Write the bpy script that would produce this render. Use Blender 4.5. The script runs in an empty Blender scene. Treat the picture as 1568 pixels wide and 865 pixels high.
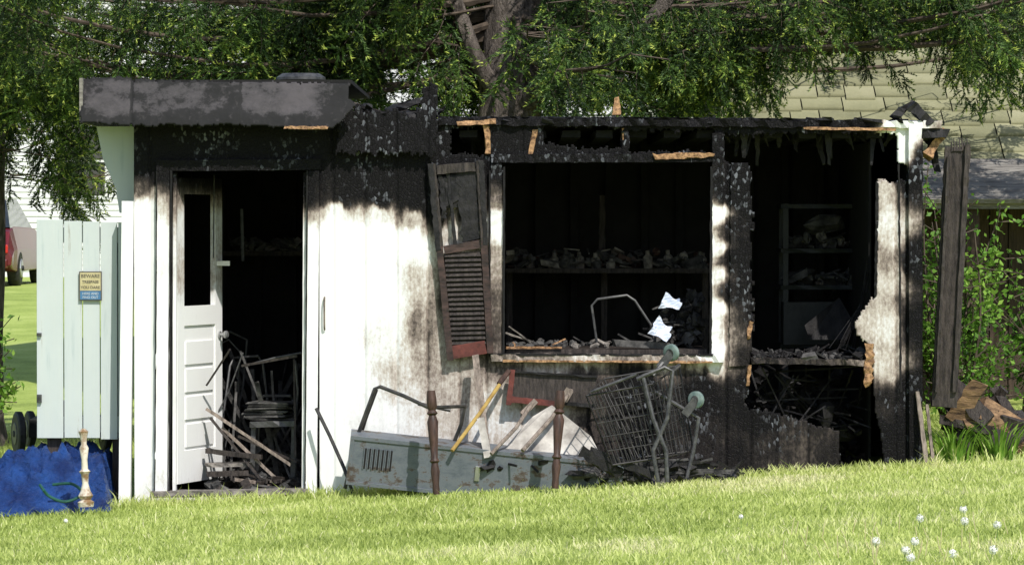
import bpy, math, random
import numpy as np
from mathutils import Vector, Matrix, Euler
random.seed(7); rng=np.random.default_rng(7)
scene=bpy.context.scene
D=22.0; S=250.0; HY=340.0; CX=784.0; CZ=1.7
def W(px,py,y=0.0):
    f=(D+y)/D
    return Vector(((px-CX)/S*f, y, CZ+(HY-py)/S*f))
def U(a,b): return random.uniform(a,b)
# ---------------------------------------------------------------- noise
_tabs={}
def vn(x,y,seed=0):
    if seed not in _tabs: _tabs[seed]=np.random.default_rng(seed+100).random((256,256))
    T=_tabs[seed]; x=np.asarray(x,float); y=np.asarray(y,float)
    xi=np.floor(x).astype(int); yi=np.floor(y).astype(int); fx=x-xi; fy=y-yi
    fx=fx*fx*(3-2*fx); fy=fy*fy*(3-2*fy)
    a=T[xi%256,yi%256]; b=T[(xi+1)%256,yi%256]; c=T[xi%256,(yi+1)%256]; d=T[(xi+1)%256,(yi+1)%256]
    return (a*(1-fx)+b*fx)*(1-fy)+(c*(1-fx)+d*fx)*fy
def fbm(x,y,seed=0,o=4):
    r=0;a=0.5
    for k in range(o):
        r=r+a*(vn(np.asarray(x)*2**k,np.asarray(y)*2**k,seed+k)-0.5)*2; a*=0.5
    return r
# soot field over the facade (metres -> amount of burning)
CP=[(190,320,0),(190,700,.03),(220,205,1.1),(220,250,.95),(245,300,.45),(222,285,.6),(220,320,.2),(220,345,.05),(245,270,1),(230,500,0),(230,690,.08),(245,740,.25),(300,220,1.1),(400,220,1.1),(480,220,1.1),(250,255,1),(350,250,1.1),(440,250,1.1),
(480,262,1),(480,300,.85),(480,335,.4),(480,365,.05),(485,500,0),(485,700,.03),(500,240,1.1),(560,240,1.1),(630,240,1.1),(500,282,.9),(560,285,1),(630,285,1.1),(520,300,.85),(580,302,.9),(635,308,.95),(520,326,.2),(580,328,.25),(635,334,.4),(520,350,.0),(580,360,.02),(630,370,.12),(530,450,.0),(590,450,.1),(640,440,.38),(640,500,.5),(600,500,.25),(590,520,.28),(530,560,.05),(600,570,.34),(650,560,.45),(560,640,.2),(520,700,.08),(600,680,.25),(700,600,.38),(760,650,.28),(840,600,.42),(840,680,.2),(690,700,.32),(900,580,.7),(920,680,.66),(980,600,.95),(1080,600,.95),(1080,680,.8),(1000,700,.8),
(660,260,1.1),(660,320,1),(690,300,.35),(690,360,.3),(720,300,.85),(735,260,1),(757,300,.55),(765,400,.45),(760,500,.6),(765,340,.15),(700,450,.6),(760,265,.9),
(1099,225,1),(1099,262,.85),(1099,330,.08),(1099,380,.2),(1099,420,.25),(1099,470,.1),(1099,500,.03),(1100,540,.1),(1114,300,.95),(1114,350,.75),(1114,400,.8),(1114,450,.8),(1114,500,.55),(1128,300,1.1),(1128,350,.9),(1128,400,1),(1128,450,.85),(1126,500,.7),(1142,300,1.1),(1142,400,.95),(1142,480,.8),(1130,545,.8),(1130,600,.85),(1130,680,.78),(1115,550,.5),(800,545,.5),(900,548,.35),(1000,545,.4),
(700,205,1.1),(800,205,1.1),(900,205,1.1),(1000,205,1.1),(1100,205,1.1),(1200,195,1.1),(1300,195,1.1),(800,235,1.1),(1000,235,1.1),
(1160,640,1),(1170,690,.74),(1200,680,.74),(1230,700,.68),(1260,670,.74),(1280,700,.8),(1383,215,.1),(1383,240,.15),(1360,290,.42),(1365,350,.34),(1350,400,.5),(1370,420,.38),(1365,500,.36),(1365,560,.42),(1360,620,.78),(1360,680,1.05),(1386,270,.9),(1402,400,.98),(1402,250,1.1),(1402,500,.95),(1402,600,1),(1402,700,1)]
CPA=np.array(CP,float)
def soot(px,py):
    px=np.asarray(px,float).ravel(); py=np.asarray(py,float).ravel(); out=np.zeros(len(px))
    wx=px+5*fbm(px/22,py/22,3); wy=py+12*fbm(px/9,py/40,9)
    for i in range(0,len(px),20000):
        dx=wx[i:i+20000,None]-CPA[None,:,0]; dy=(wy[i:i+20000,None]-CPA[None,:,1])
        w=1/((dx*dx+dy*dy*.8)+30)**2
        out[i:i+20000]=(w*CPA[None,:,2]).sum(1)/w.sum(1)
    return out
# ---------------------------------------------------------------- materials
class NT:
    def __init__(s,name):
        s.mat=bpy.data.materials.new(name); s.mat.use_nodes=True; s.t=s.mat.node_tree
        s.b=s.t.nodes['Principled BSDF']; s.out=s.t.nodes['Material Output']
        s.b.inputs['Specular IOR Level'].default_value=0.3
    def n(s,typ,**k):
        nd=s.t.nodes.new(typ)
        for a,v in k.items():
            if a.startswith('_'): setattr(nd,a[1:],v)
        for a,v in k.items():
            if not a.startswith('_'):
                a2=int(a[1:]) if a[0]=='i' and a[1:].isdigit() else a.replace('__',' ')
                if hasattr(v,'is_output') : s.t.links.new(v,nd.inputs[a2])
                else: nd.inputs[a2].default_value=v
        return nd
    def m(s,op,a,b=0.0,clamp=False):
        nd=s.n('ShaderNodeMath',_operation=op,i0=a,i1=b); nd.use_clamp=clamp; return nd.outputs[0]
    def pos(s,scale=(1,1,1)):
        g=s.n('ShaderNodeNewGeometry'); mp=s.n('ShaderNodeMapping',Vector=g.outputs['Position'],Scale=scale); return mp.outputs[0]
    def noise(s,vec,scale,detail=5,rough=.6):
        return s.n('ShaderNodeTexNoise',Vector=vec,Scale=scale,Detail=float(detail),Roughness=rough).outputs['Fac']
    def ramp(s,fac,stops,interp='LINEAR'):
        r=s.n('ShaderNodeValToRGB',Fac=fac); cr=r.color_ramp; cr.interpolation=interp
        while len(cr.elements)<len(stops): cr.elements.new(0.5)
        for e,(p,c) in zip(cr.elements,stops):
            e.position=p; e.color=(c,c,c,1) if not isinstance(c,tuple) else (*c,1)
        return r.outputs[0]
    def mix(s,f,a,b):
        nd=s.n('ShaderNodeMix',_data_type='RGBA'); 
        for i,v in ((0,f),(6,a),(7,b)):
            if hasattr(v,'is_output'): s.t.links.new(v,nd.inputs[i])
            else: nd.inputs[i].default_value=v if i==0 else (*v,1)
        return nd.outputs[2]
    def set(s,k,v):
        if hasattr(v,'is_output'): s.t.links.new(v,s.b.inputs[k])
        else: s.b.inputs[k].default_value=(*v,1) if isinstance(v,tuple) else v
    def bump(s,h,strength=.5,dist=.01):
        b=s.n('ShaderNodeBump',Height=h,Strength=strength,Distance=dist); s.set('Normal',b.outputs[0]); return b
def m_facade(name,paint=(.80,.80,.79)):
    N=NT(name); a=N.n('ShaderNodeAttribute',_attribute_name='soot').outputs['Fac']
    n1=N.noise(N.pos(),6,8,.65); n2=N.noise(N.pos((28,28,1.3)),1,6,.65); n3=N.noise(N.pos((1,1,.6)),55,4,.7)
    s=N.m('ADD',a,N.m('MULTIPLY',N.m('SUBTRACT',n1,.5),.40)); s=N.m('ADD',s,N.m('MULTIPLY',N.m('SUBTRACT',n2,.5),.26))
    s=N.m('ADD',s,N.m('MULTIPLY',N.m('SUBTRACT',n3,.5),.38))
    p2=tuple(c*.85 for c in paint)
    col=N.ramp(s,[(0,paint),(.14,paint),(.27,p2),(.38,(.48,.43,.38)),(.48,(.25,.205,.175)),(.58,(.080,.065,.056)),(.70,(.020,.017,.016)),(.85,(.006,.0055,.006))])
    ch=N.ramp(s,[(.6,0),(.8,1.0)])
    v2=N.n('ShaderNodeTexVoronoi',_feature='F1',Vector=N.pos((1.2,1,.75)),Scale=48.0)
    cr=N.n('ShaderNodeSeparateColor',Color=v2.outputs['Color']).outputs[0]
    vor=N.n('ShaderNodeTexVoronoi',_feature='DISTANCE_TO_EDGE',Vector=N.pos((1.2,1,.75)),Scale=48.0).outputs['Distance']
    vm=N.ramp(vor,[(0,0.0),(.12,1.0)])
    big=N.ramp(N.noise(N.pos((1,1,.7)),4,5),[(.48,0.0),(.60,1.0)])
    ash_and_glint=N.m('MULTIPLY',N.m('MULTIPLY',N.ramp(cr,[(.74,0.0),(.95,1.0)]),ch),N.m('MULTIPLY',big,vm))  # random char cells painted lighter grey, imitating silvery glints of reflected light
    col=N.mix(N.m('MULTIPLY',ash_and_glint,.85),col,(.17,.18,.20))
    N.set('Base Color',col); N.set('Roughness',N.ramp(ch,[(0,.7),(1,.6)])); N.b.inputs['Specular IOR Level'].default_value=.12
    h=N.m('ADD',N.m('MULTIPLY',N.m('MULTIPLY',vm,ch),.7),N.m('MULTIPLY',N.noise(N.pos((40,40,3)),1.5,6),.6))
    N.bump(h,.7,.0045); return N.mat
def m_simple(name,c1,c2,scale=8,rough=.8,bump=.3,bd=.01,stretch=(1,1,1),spec=.3,metal=0.,lo=.35,hi=.65):
    N=NT(name); v=N.pos(stretch); n=N.noise(v,scale,6,.65)
    N.set('Base Color',N.ramp(n,[(lo,c1),(hi,c2)])); N.set('Roughness',rough); N.set('Metallic',metal)
    N.b.inputs['Specular IOR Level'].default_value=spec
    if bump: N.bump(N.noise(v,scale*3,6,.65),bump,bd)
    return N.mat
def m_leaf(name,stops,trans=.35,rough=.55):
    N=NT(name); a=N.n('ShaderNodeAttribute',_attribute_name='v').outputs['Fac']
    oi=N.n('ShaderNodeObjectInfo').outputs['Random']
    s=N.m('ADD',a,N.m('MULTIPLY',N.m('SUBTRACT',oi,.5),.38)); s=N.m('ADD',s,N.m('MULTIPLY',N.m('SUBTRACT',N.noise(N.pos(),1.6,3),.5),.7))
    c=N.ramp(s,stops); N.set('Base Color',c); N.set('Roughness',rough)
    if trans:
        tr=N.n('ShaderNodeBsdfTranslucent',Color=c); mx=N.n('ShaderNodeMixShader',Fac=trans)
        N.t.links.new(N.b.outputs[0],mx.inputs[1]); N.t.links.new(tr.outputs[0],mx.inputs[2]); N.t.links.new(mx.outputs[0],N.out.inputs['Surface'])
    return N.mat
M={}
M['facade']=m_facade('scorched_white_boards')
M['char']=m_simple('charred_timber',(.006,.006,.007),(.024,.022,.022),18,.6,.8,.008,(1,1,.5),spec=.25)
M['charbrown']=m_simple('charred_brown_timber',(.016,.013,.012),(.068,.055,.048),9,.6,.8,.008,(6,6,1))
M['black']=m_simple('soot_black',(.006,.006,.006),(.014,.013,.013),6,.85,.5,.01)
M['raw']=m_simple('exposed_raw_wood',(.08,.04,.02),(.50,.29,.145),10,.7,.5,.006,(5,5,5))
M['debris']=m_simple('ash_debris',(.015,.015,.015),(.11,.105,.10),14,.8,.6,.01)
M['ash_and_glint']=m_simple('pale_ash_debris',(.06,.055,.05),(.30,.27,.24),16,.85,.5,.01)
M['paper']=m_simple('white_paper',(.55,.61,.76),(.74,.78,.86),16,.7,.1,.003)
M['metal']=m_simple('sooty_metal',(.022,.022,.024),(.085,.085,.085),22,.45,.3,.002,spec=.5)
M['rack']=m_simple('smoked_rack_steel',(.009,.011,.011),(.024,.027,.027),12,.5,.3,.002)
M['tubeblk']=m_simple('black_tube',(.012,.012,.013),(.05,.045,.04),20,.45,.2,.002,spec=.5)
M['wood_dk']=m_simple('turned_wood',(.030,.018,.014),(.09,.05,.038),8,.5,.3,.003,(6,6,1))
M['wood_gy']=m_simple('weathered_handle',(.10,.08,.065),(.30,.245,.205),8,.8,.3,.003,(6,6,1))
M['yellow']=m_simple('yellow_handle',(.25,.15,.04),(.48,.34,.10),9,.55,.3,.003)
M['red']=m_simple('scorched_brown_shutter',(.014,.011,.010),(.075,.044,.038),9,.65,.6,.005,(1,1,2.5))
M['redtrim']=m_simple('red_trim',(.05,.018,.015),(.17,.046,.036),9,.6,.4,.005)
M['whitebd']=m_simple('dirty_white_board',(.22,.20,.18),(.58,.55,.50),6,.7,.3,.004)
M['wheel']=m_simple('grey_green_wheel',(.10,.15,.14),(.22,.28,.26),20,.5,.1,.002)
M['rubber']=m_simple('black_rubber',(.012,.012,.012),(.03,.03,.03),20,.6,.1,.002)
N=NT('charred_roll_roofing'); n=N.noise(N.pos((1,1,1.4)),5,9,.74); n2=N.noise(N.pos((1,1,.8)),26,5)
s=N.m('ADD',N.n('ShaderNodeAttribute',_attribute_name='soot').outputs['Fac'],N.m('MULTIPLY',N.m('SUBTRACT',n,.5),1.6))
c=N.ramp(s,[(.20,(.068,.061,.065)),(.42,(.045,.041,.044)),(.52,(.011,.0105,.011)),(1,(.007,.007,.007))])
c=N.mix(N.ramp(n2,[(.57,0.),(.7,.25)]),c,(.12,.105,.11)); N.set('Base Color',c); N.set('Roughness',.75); N.bump(N.m('ADD',n,N.m('MULTIPLY',n2,.5)),.45,.005); M['roofing']=N.mat
N=NT('rusted_grey_blue_steel'); n=N.noise(N.pos((1,1,1.6)),6,10,.78)
N.set('Base Color',N.ramp(n,[(.36,(.085,.100,.118)),(.53,(.135,.150,.168)),(.57,(.090,.072,.062)),(.66,(.035,.025,.02))])); N.set('Roughness',.5); N.bump(n,.4,.005); M['locker']=N.mat
N=NT('old_white_gate_paint'); n=N.noise(N.pos((14,14,1.2)),1.3,8,.7); n2=N.noise(N.pos(),5,5)
c=N.ramp(n,[(.3,(.42,.48,.48)),(.42,(.53,.58,.57)),(.62,(.55,.59,.57)),(.70,(.26,.23,.18))]); c=N.mix(N.m('MULTIPLY',n2,.4),c,(.38,.42,.41)); N.set('Base Color',c); N.set('Roughness',.65); N.bump(n,.5,.004); M['gate']=N.mat
N=NT('blue_tarpaulin'); n=N.noise(N.pos(),5,6)
N.set('Base Color',N.ramp(n,[(.35,(.008,.022,.10)),(.65,(.020,.075,.28))])); N.set('Roughness',.33); N.bump(N.noise(N.pos((1,1,1.5)),9,7,.65),1.,.08); M['tarp']=N.mat
M['brass']=m_simple('painted_spindle',(.24,.15,.08),(.66,.60,.50),12,.4,.2,.003,lo=.42,hi=.56)
M['hose']=m_simple('green_hose',(.01,.05,.04),(.02,.10,.07),8,.4,0)
M['bark']=m_simple('spruce_bark',(.045,.037,.031),(.22,.185,.16),7,.9,1.,.04,(3,3,1))
M['twig']=m_simple('twig',(.04,.03,.022),(.13,.10,.075),9,.9,0)
M['needle']=m_leaf('spruce_needles',[(.1,(.016,.034,.009)),(.4,(.050,.100,.020)),(.65,(.125,.215,.034)),(.95,(.38,.45,.08))],0)
M['leaf']=m_leaf('shrub_leaves',[(.1,(.03,.08,.012)),(.5,(.12,.26,.03)),(.9,(.28,.45,.07))],.35)
M['far']=m_leaf('distant_foliage',[(.1,(.02,.05,.012)),(.5,(.09,.17,.03)),(.9,(.25,.36,.08))],0)
M['blade']=m_leaf('grass_blades',[(.1,(.30,.37,.09)),(.4,(.50,.58,.17)),(.7,(.66,.71,.27)),(.95,(.80,.76,.46))],.4,.5)
N=NT('lawn_ground'); n=N.noise(N.pos(),1.2,8,.6); n2=N.noise(N.pos(),35,5,.7); n3=N.m('ADD',N.m('MULTIPLY',n,.5),N.m('MULTIPLY',n2,.5))
N.set('Base Color',N.ramp(n3,[(.38,(.19,.25,.05)),(.5,(.33,.42,.09)),(.64,(.46,.53,.16))])); N.set('Roughness',.9); N.bump(n2,.6,.02); M['ground']=N.mat
N=NT('pale_mossy_shingles'); oi=N.n('ShaderNodeAttribute',_attribute_name='v').outputs['Fac']; n=N.noise(N.pos(),2.0,8,.72); n2=N.noise(N.pos(),60,3)
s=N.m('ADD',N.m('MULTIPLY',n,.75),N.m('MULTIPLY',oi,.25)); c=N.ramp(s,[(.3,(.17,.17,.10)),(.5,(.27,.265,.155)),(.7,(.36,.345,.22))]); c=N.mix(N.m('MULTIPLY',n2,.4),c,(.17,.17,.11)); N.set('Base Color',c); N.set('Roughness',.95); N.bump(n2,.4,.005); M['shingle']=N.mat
M['roofgap']=m_simple('roof_underlay',(.05,.045,.035),(.08,.07,.05),9,.9,0)
M['greywood']=m_simple('grey_weathered_boards',(.10,.09,.08),(.30,.28,.25),5,.9,.5,.01,(1,6,6))
M['darkwall']=m_simple('brown_shed_wall',(.03,.022,.017),(.08,.055,.04),5,.9,.5,.01,(8,8,1))
M['siding']=m_simple('white_siding',(.62,.62,.62),(.74,.74,.74),3,.6,.1,.003)
M['glass']=m_simple('window_glass',(.02,.025,.03),(.04,.045,.05),2,.08,0,spec=.8)
M['carred']=m_simple('dark_red_car_paint',(.10,.010,.014),(.13,.012,.017),2,.25,0,spec=.6)
M['lightred']=m_simple('tail_lamp',(.45,.02,.02),(.5,.03,.02),2,.2,0)
M['plate']=m_simple('licence_plate',(.55,.6,.7),(.7,.72,.78),30,.4,0)
M['chrome']=m_simple('hub_metal',(.35,.35,.35),(.5,.5,.5),9,.3,0,metal=.7)
M['signy']=m_simple('sign_yellow',(.44,.38,.20),(.55,.49,.29),20,.5,.1,.001)
M['signb']=m_simple('sign_blue',(.05,.14,.27),(.08,.20,.35),20,.5,.1,.001)
M['signd']=m_simple('sign_dark_text',(.08,.08,.07),(.13,.11,.08),20,.5,0)
M['signw']=m_simple('sign_light_text',(.4,.45,.5),(.5,.55,.6),20,.5,0)
M['fluff']=m_simple('dandelion_fluff',(.75,.75,.72),(.85,.85,.82),9,.9,0)
M['stem']=m_simple('green_stem',(.10,.18,.04),(.2,.3,.08),9,.7,0)
M['straw']=m_simple('dry_stalk',(.45,.38,.20),(.6,.54,.32),9,.7,0)
M['logbrown']=m_simple('split_log',(.05,.03,.02),(.34,.21,.115),6,.85,.6,.01,(1,5,5))
# ---------------------------------------------------------------- mesh builder
def attach(o,parent):
    if parent is not None: o.parent=parent
def empty(name):
    e=bpy.data.objects.new(name,None); scene.collection.objects.link(e); e.empty_display_size=.2; return e
class MB:
    def __init__(s): s.v=[];s.f=[];s.m=[]
    def add(s,vs,fs,mi=0):
        b=len(s.v); s.v+= [tuple(v) for v in vs]; s.f+=[tuple(b+i for i in f) for f in fs]; s.m+=[mi]*len(fs)
    def obox(s,c,size,R=None,mi=0,jit=0.0):
        R=R or Matrix.Identity(3); c=Vector(c); vs=[]
        for i in (-.5,.5):
            for j in (-.5,.5):
                for k in (-.5,.5):
                    vs.append(c+R@Vector((i*size[0]*(1+U(-jit,jit)),j*size[1]*(1+U(-jit,jit)),k*size[2]*(1+U(-jit,jit)))))
        s.add(vs,[(0,1,3,2),(4,6,7,5),(0,4,5,1),(2,3,7,6),(0,2,6,4),(1,5,7,3)],mi)
    def box(s,x0,x1,y0,y1,z0,z1,mi=0): s.obox(((x0+x1)/2,(y0+y1)/2,(z0+z1)/2),(x1-x0,y1-y0,z1-z0),None,mi)
    def bar(s,p0,p1,w,d,mi=0,nseg=1,jag=0.0,taper=1.0,ref=(0,1,0)):
        p0=Vector(p0);p1=Vector(p1);t=(p1-p0).normalized();ref=Vector(ref)
        if abs(t.dot(ref))>.95: ref=Vector((1,0,0))
        u=t.cross(ref).normalized(); v=t.cross(u).normalized(); vs=[];fs=[]
        for i in range(nseg+1):
            q=i/nseg; c=p0.lerp(p1,q); k=1+(taper-1)*q
            for a,b in ((-.5,-.5),(.5,-.5),(.5,.5),(-.5,.5)):
                j1=1+U(-jag,jag); j2=1+U(-jag,jag)
                vs.append(c+u*(a*w*k*j1)+v*(b*d*k*j2)+ (t*U(-jag,jag)*w*.8 if i in(0,nseg) and jag else Vector()))
        for i in range(nseg):
            for a in range(4): b=(a+1)%4; fs.append((i*4+a,i*4+b,i*4+4+b,i*4+4+a))
        fs.append((3,2,1,0)); e=nseg*4; fs.append((e,e+1,e+2,e+3)); s.add(vs,fs,mi)
    def tube(s,pts,r,mi=0,n=8,radii=None,jag=0,smooth_curve=False):
        P=[Vector(p) for p in pts]
        if smooth_curve and len(P)>2:
            Q=[]
            for i in range(len(P)-1):
                a=P[max(i-1,0)];b=P[i];c=P[i+1];d=P[min(i+2,len(P)-1)]
                for k in range(6):
                    t=k/6; Q.append(.5*((2*b)+(c-a)*t+(2*a-5*b+4*c-d)*t*t+(3*b-a-3*c+d)*t**3))
            Q.append(P[-1]); 
            if radii: radii=list(np.interp(np.linspace(0,1,len(Q)),np.linspace(0,1,len(P)),radii))
            P=Q
        vs=[];fs=[];u=None
        for i,p in enumerate(P):
            t=(P[min(i+1,len(P)-1)]-P[max(i-1,0)]).normalized()
            if u is None:
                u=t.cross(Vector((0,0,1)) if abs(t.z)<.9 else Vector((1,0,0))).normalized()
            u=(u-t*u.dot(t)).normalized(); v=t.cross(u); rr=radii[i] if radii else r
            for k in range(n):
                a=2*math.pi*k/n; q=rr*(1+U(-jag,jag)); vs.append(p+u*(q*math.cos(a))+v*(q*math.sin(a)))
        for i in range(len(P)-1):
            for k in range(n): k2=(k+1)%n; fs.append((i*n+k,i*n+k2,i*n+n+k2,i*n+n+k))
        fs.append(tuple(range(n-1,-1,-1))); e=(len(P)-1)*n; fs.append(tuple(range(e,e+n))); s.add(vs,fs,mi)
    def lathe(s,p0,p1,prof,mi=0,n=14):
        p0=Vector(p0);p1=Vector(p1); s.tube([p0.lerp(p1,t) for t,r in prof],0,mi,n,[r for t,r in prof])
    def lump(s,c,r,mi=0,sq=(1,1,1),jit=.25):
        c=Vector(c); vs=[];fs=[]; nu,nv=7,4
        R=Euler((U(0,6),U(0,6),U(0,6))).to_matrix()
        for j in range(nv+1):
            ph=math.pi*j/nv
            for i in range(nu):
                th=2*math.pi*i/nu; q=r*(1+U(-jit,jit)); vs.append(c+R@Vector((q*math.sin(ph)*math.cos(th)*sq[0],q*math.sin(ph)*math.sin(th)*sq[1],q*math.cos(ph)*sq[2])))
        for j in range(nv):
            for i in range(nu): i2=(i+1)%nu; fs.append((j*nu+i,(j+1)*nu+i,(j+1)*nu+i2,j*nu+i2))
        s.add(vs,fs,mi)
    def wheel(s,c,r,w,mi_t=0,mi_h=1,axis=(0,1,0)):
        c=Vector(c);a=Vector(axis).normalized()
        s.tube([c-a*w/2,c-a*w*.35,c+a*w*.35,c+a*w/2],0,mi_t,18,[r*.86,r,r,r*.86]); s.tube([c-a*w*.6,c+a*w*.6],r*.5,mi_h,14); s.tube([c-a*w*.75,c+a*w*.75],r*.15,mi_t,8)
    def build(s,name,mats,parent=None,sootv=None,smooth=False,bevel=0):
        me=bpy.data.meshes.new(name); me.from_pydata(s.v,[],s.f); 
        for m in mats: me.materials.append(M[m])
        me.polygons.foreach_set('material_index',s.m)
        if smooth: me.polygons.foreach_set('use_smooth',[True]*len(s.f))
        if sootv is not None:
            V=np.array(s.v); a=me.attributes.new('soot','FLOAT','POINT')
            vals=soot(CX+V[:,0]*S,765-V[:,2]*S) if sootv=='field' else np.full(len(V),float(sootv))
            a.data.foreach_set('value',vals.astype(np.float32))
        me.update(); o=bpy.data.objects.new(name,me); scene.collection.objects.link(o); attach(o,parent)
        if bevel:
            b=o.modifiers.new('bevel','BEVEL'); b.width=bevel; b.segments=2; b.limit_method='ANGLE'
        if smooth:
            try: me.set_sharp_from_angle(angle=math.radians(40))
            except Exception: pass
        return o
def npmesh(name,V,F,mats,v=None,parent=None,midx=None,link=True):
    me=bpy.data.meshes.new(name); V=np.asarray(V,np.float32); F=np.asarray(F,np.int32); k=F.shape[1]
    me.vertices.add(len(V)); me.vertices.foreach_set('co',V.ravel()); me.loops.add(F.size); me.loops.foreach_set('vertex_index',F.ravel())
    me.polygons.add(len(F)); me.polygons.foreach_set('loop_start',np.arange(0,F.size,k,dtype=np.int32))
    for m in mats: me.materials.append(M[m])
    if midx is not None: me.polygons.foreach_set('material_index',np.asarray(midx,np.int32))
    me.update(calc_edges=True); me.validate()
    if v is not None: me.attributes.new('v','FLOAT','POINT').data.foreach_set('value',np.asarray(v,np.float32))
    if not link: return me
    o=bpy.data.objects.new(name,me); scene.collection.objects.link(o); attach(o,parent); return o
def leaves(name,P,size,mat,v,parent=None,aspect=.5,up=0.0):
    n=len(P); d=rng.normal(size=(n,3)); d[:,2]+=up; d/=np.linalg.norm(d,axis=1)[:,None]; e=rng.normal(size=(n,3)); e-=d*(e*d).sum(1)[:,None]; e/=np.linalg.norm(e,axis=1)[:,None]
    s=(size*rng.uniform(.6,1.3,n))[:,None]; nrm=np.cross(d,e)
    V=np.stack([P-d*s*.5,P+e*s*aspect*.5+nrm*s*.08,P+d*s*.5,P-e*s*aspect*.5+nrm*s*.08],1).reshape(-1,3)
    return npmesh(name,V,np.arange(4*n).reshape(n,4),[mat],np.repeat(v,4),parent)
def inpoly(px,py,poly):
    r=np.zeros(px.shape,bool); n=len(poly)
    for i in range(n):
        x1,y1=poly[i]; x2,y2=poly[(i+1)%n]
        if y1==y2: continue
        c=((y1>py)!=(y2>py))&(px<(x2-x1)*(py-y1)/(y2-y1)+x1); r^=c
    return r
def rect(a,b,c,d): return [(a,c),(b,c),(b,d),(a,d)]
def panel(name,bb,solid,holes,yfn,thick,mat,parent,step=2.2,rag=5,grooves=(),sootv='field',relief=.0012,sfn=None):
    px=np.arange(bb[0],bb[1]+step,step); py=np.arange(bb[2],bb[3]+step,step); GX,GY=np.meshgrid(px,py)
    cx=(GX[:-1,:-1]+GX[1:,1:])/2; cy=(GY[:-1,:-1]+GY[1:,1:])/2
    wx=cx+rag*fbm(cx/9,cy/14,21)+rag*.6*fbm(cx/3,cy/20,31); wy=cy+rag*fbm(cx/9,cy/12,41)+rag*1.3*fbm(cx/4,cy/30,51)
    k=np.zeros(cx.shape,bool)
    for p in solid: k|=inpoly(wx,wy,p[1:]) if p[0]=='r' else inpoly(cx,cy,p)
    for p in holes: k&=~(inpoly(wx,wy,p[1:]) if p[0]=='r' else inpoly(cx,cy,p))
    sv=soot(GX,GY).reshape(GX.shape) if sootv=='field' else np.full(GX.shape,float(sootv))
    if sfn is not None: sv=sfn(GX,GY)
    Y=yfn(GX,GY)+relief*fbm(GX/5,GY/14,61)*(.15+sv)
    if len(grooves):
        gs=np.sort(np.array(grooves,float)); bi=np.searchsorted(gs,GX.ravel()).reshape(GX.shape); ro=np.random.default_rng(5).uniform(-1,1,len(gs)+2)
        Y=Y+ro[bi]*.002; sv=np.clip(sv+ro[::-1][bi]*.05*np.clip(sv*4,0,1),0,1.2)
        for g in grooves: Y=Y+.012*np.exp(-((GX-g)/2.0)**2); sv=sv+.10*np.exp(-((GX-g)/1.8)**2)*(.2+sv)
    V=np.stack([(GX-CX)/S,Y,(765-GY)/S],-1).reshape(-1,3)
    idx=np.arange(GX.size).reshape(GX.shape); F=np.stack([idx[:-1,:-1],idx[1:,:-1],idx[1:,1:],idx[:-1,1:]],-1)[k]
    used=np.unique(F); rm=np.zeros(GX.size,int); rm[used]=np.arange(len(used)); F=rm[F]; V=V[used]
    o=npmesh(name,V,F,[mat],None,parent); o.data.attributes.new('soot','FLOAT','POINT').data.foreach_set('value',sv.ravel()[used].astype(np.float32))
    o.data.polygons.foreach_set('use_smooth',[True]*len(F))
    m=o.modifiers.new('thick','SOLIDIFY'); m.thickness=thick; m.offset=-1; return o
# ---------------------------------------------------------------- ground
def gh(x,y):
    x=np.asarray(x,float); y=np.asarray(y,float)
    r=.05*(np.clip(x,-6,7)+2.3)-.035; t=np.clip((y-10)/28,0,1); t=t*t*(3-2*t)
    return r*(1-t)+t*.66+.012*fbm(x*.8,y*.8,77)
xs=np.unique(np.concatenate([np.linspace(-400,-12,12),np.linspace(-12,12,121),np.linspace(12,400,12)])); ys=np.unique(np.concatenate([np.linspace(-60,-12,10),np.linspace(-12,12,121),np.linspace(12,50,40),np.linspace(50,600,14)]))
GX,GY=np.meshgrid(xs,ys); idx=np.arange(GX.size).reshape(GX.shape)
F=np.stack([idx[:-1,:-1],idx[:-1,1:],idx[1:,1:],idx[1:,:-1]],-1).reshape(-1,4)
g=npmesh('lawn_ground',np.stack([GX,GY,gh(GX,GY)],-1).reshape(-1,3),F,['ground']); g.data.polygons.foreach_set('use_smooth',[True]*len(F))
def blades(name,x0,x1,y0,y1,n,h,w,parent=None,keep=None):
    x=rng.uniform(x0,x1,n); y=rng.uniform(y0,y1,n)
    if keep is not None: k=keep(x,y); x=x[k]; y=y[k]; n=len(x)
    z=gh(x,y)-.004; a=rng.uniform(0,2*np.pi,n); clump=fbm(x*3,y*3,88); hh=h*rng.uniform(.5,1.25,n)*(1+.5*clump)*(1+(rng.random(n)<.03)*.8)
    le=rng.uniform(.2,1.0,n)*hh; la=rng.uniform(0,2*np.pi,n); ux,uy=np.cos(a)*w,np.sin(a)*w; lx,ly=np.cos(la)*le,np.sin(la)*le
    B=np.stack([x,y,z],-1); u=np.stack([ux,uy,0*ux],-1); l=np.stack([lx,ly,0*lx],-1); up=np.array([0,0,1.])
    V=np.stack([B-u,B+u,B+u*.8+l*.35+up*hh[:,None]*.6,B-u*.8+l*.35+up*hh[:,None]*.6,B+l+up*hh[:,None]],1).reshape(-1,3)
    b=np.arange(n)[:,None]*5; F=np.concatenate([b+np.array([[0,1,2]]),b+np.array([[0,2,3]]),b+np.array([[3,2,4]])],0)
    v=np.clip(.45+.35*clump+.7*fbm(x*.6,y*1.1,95)+.04*x+rng.normal(0,.11,n)+(rng.random(n)<.06)*.5,0,1)
    return npmesh(name,V,F,['blade'],np.repeat(v,5),parent)
grass=empty('grass')
blades('front_lawn_blades',-4.2,4.4,-7.8,-.05,165000,.034,.0036,grass)
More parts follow.
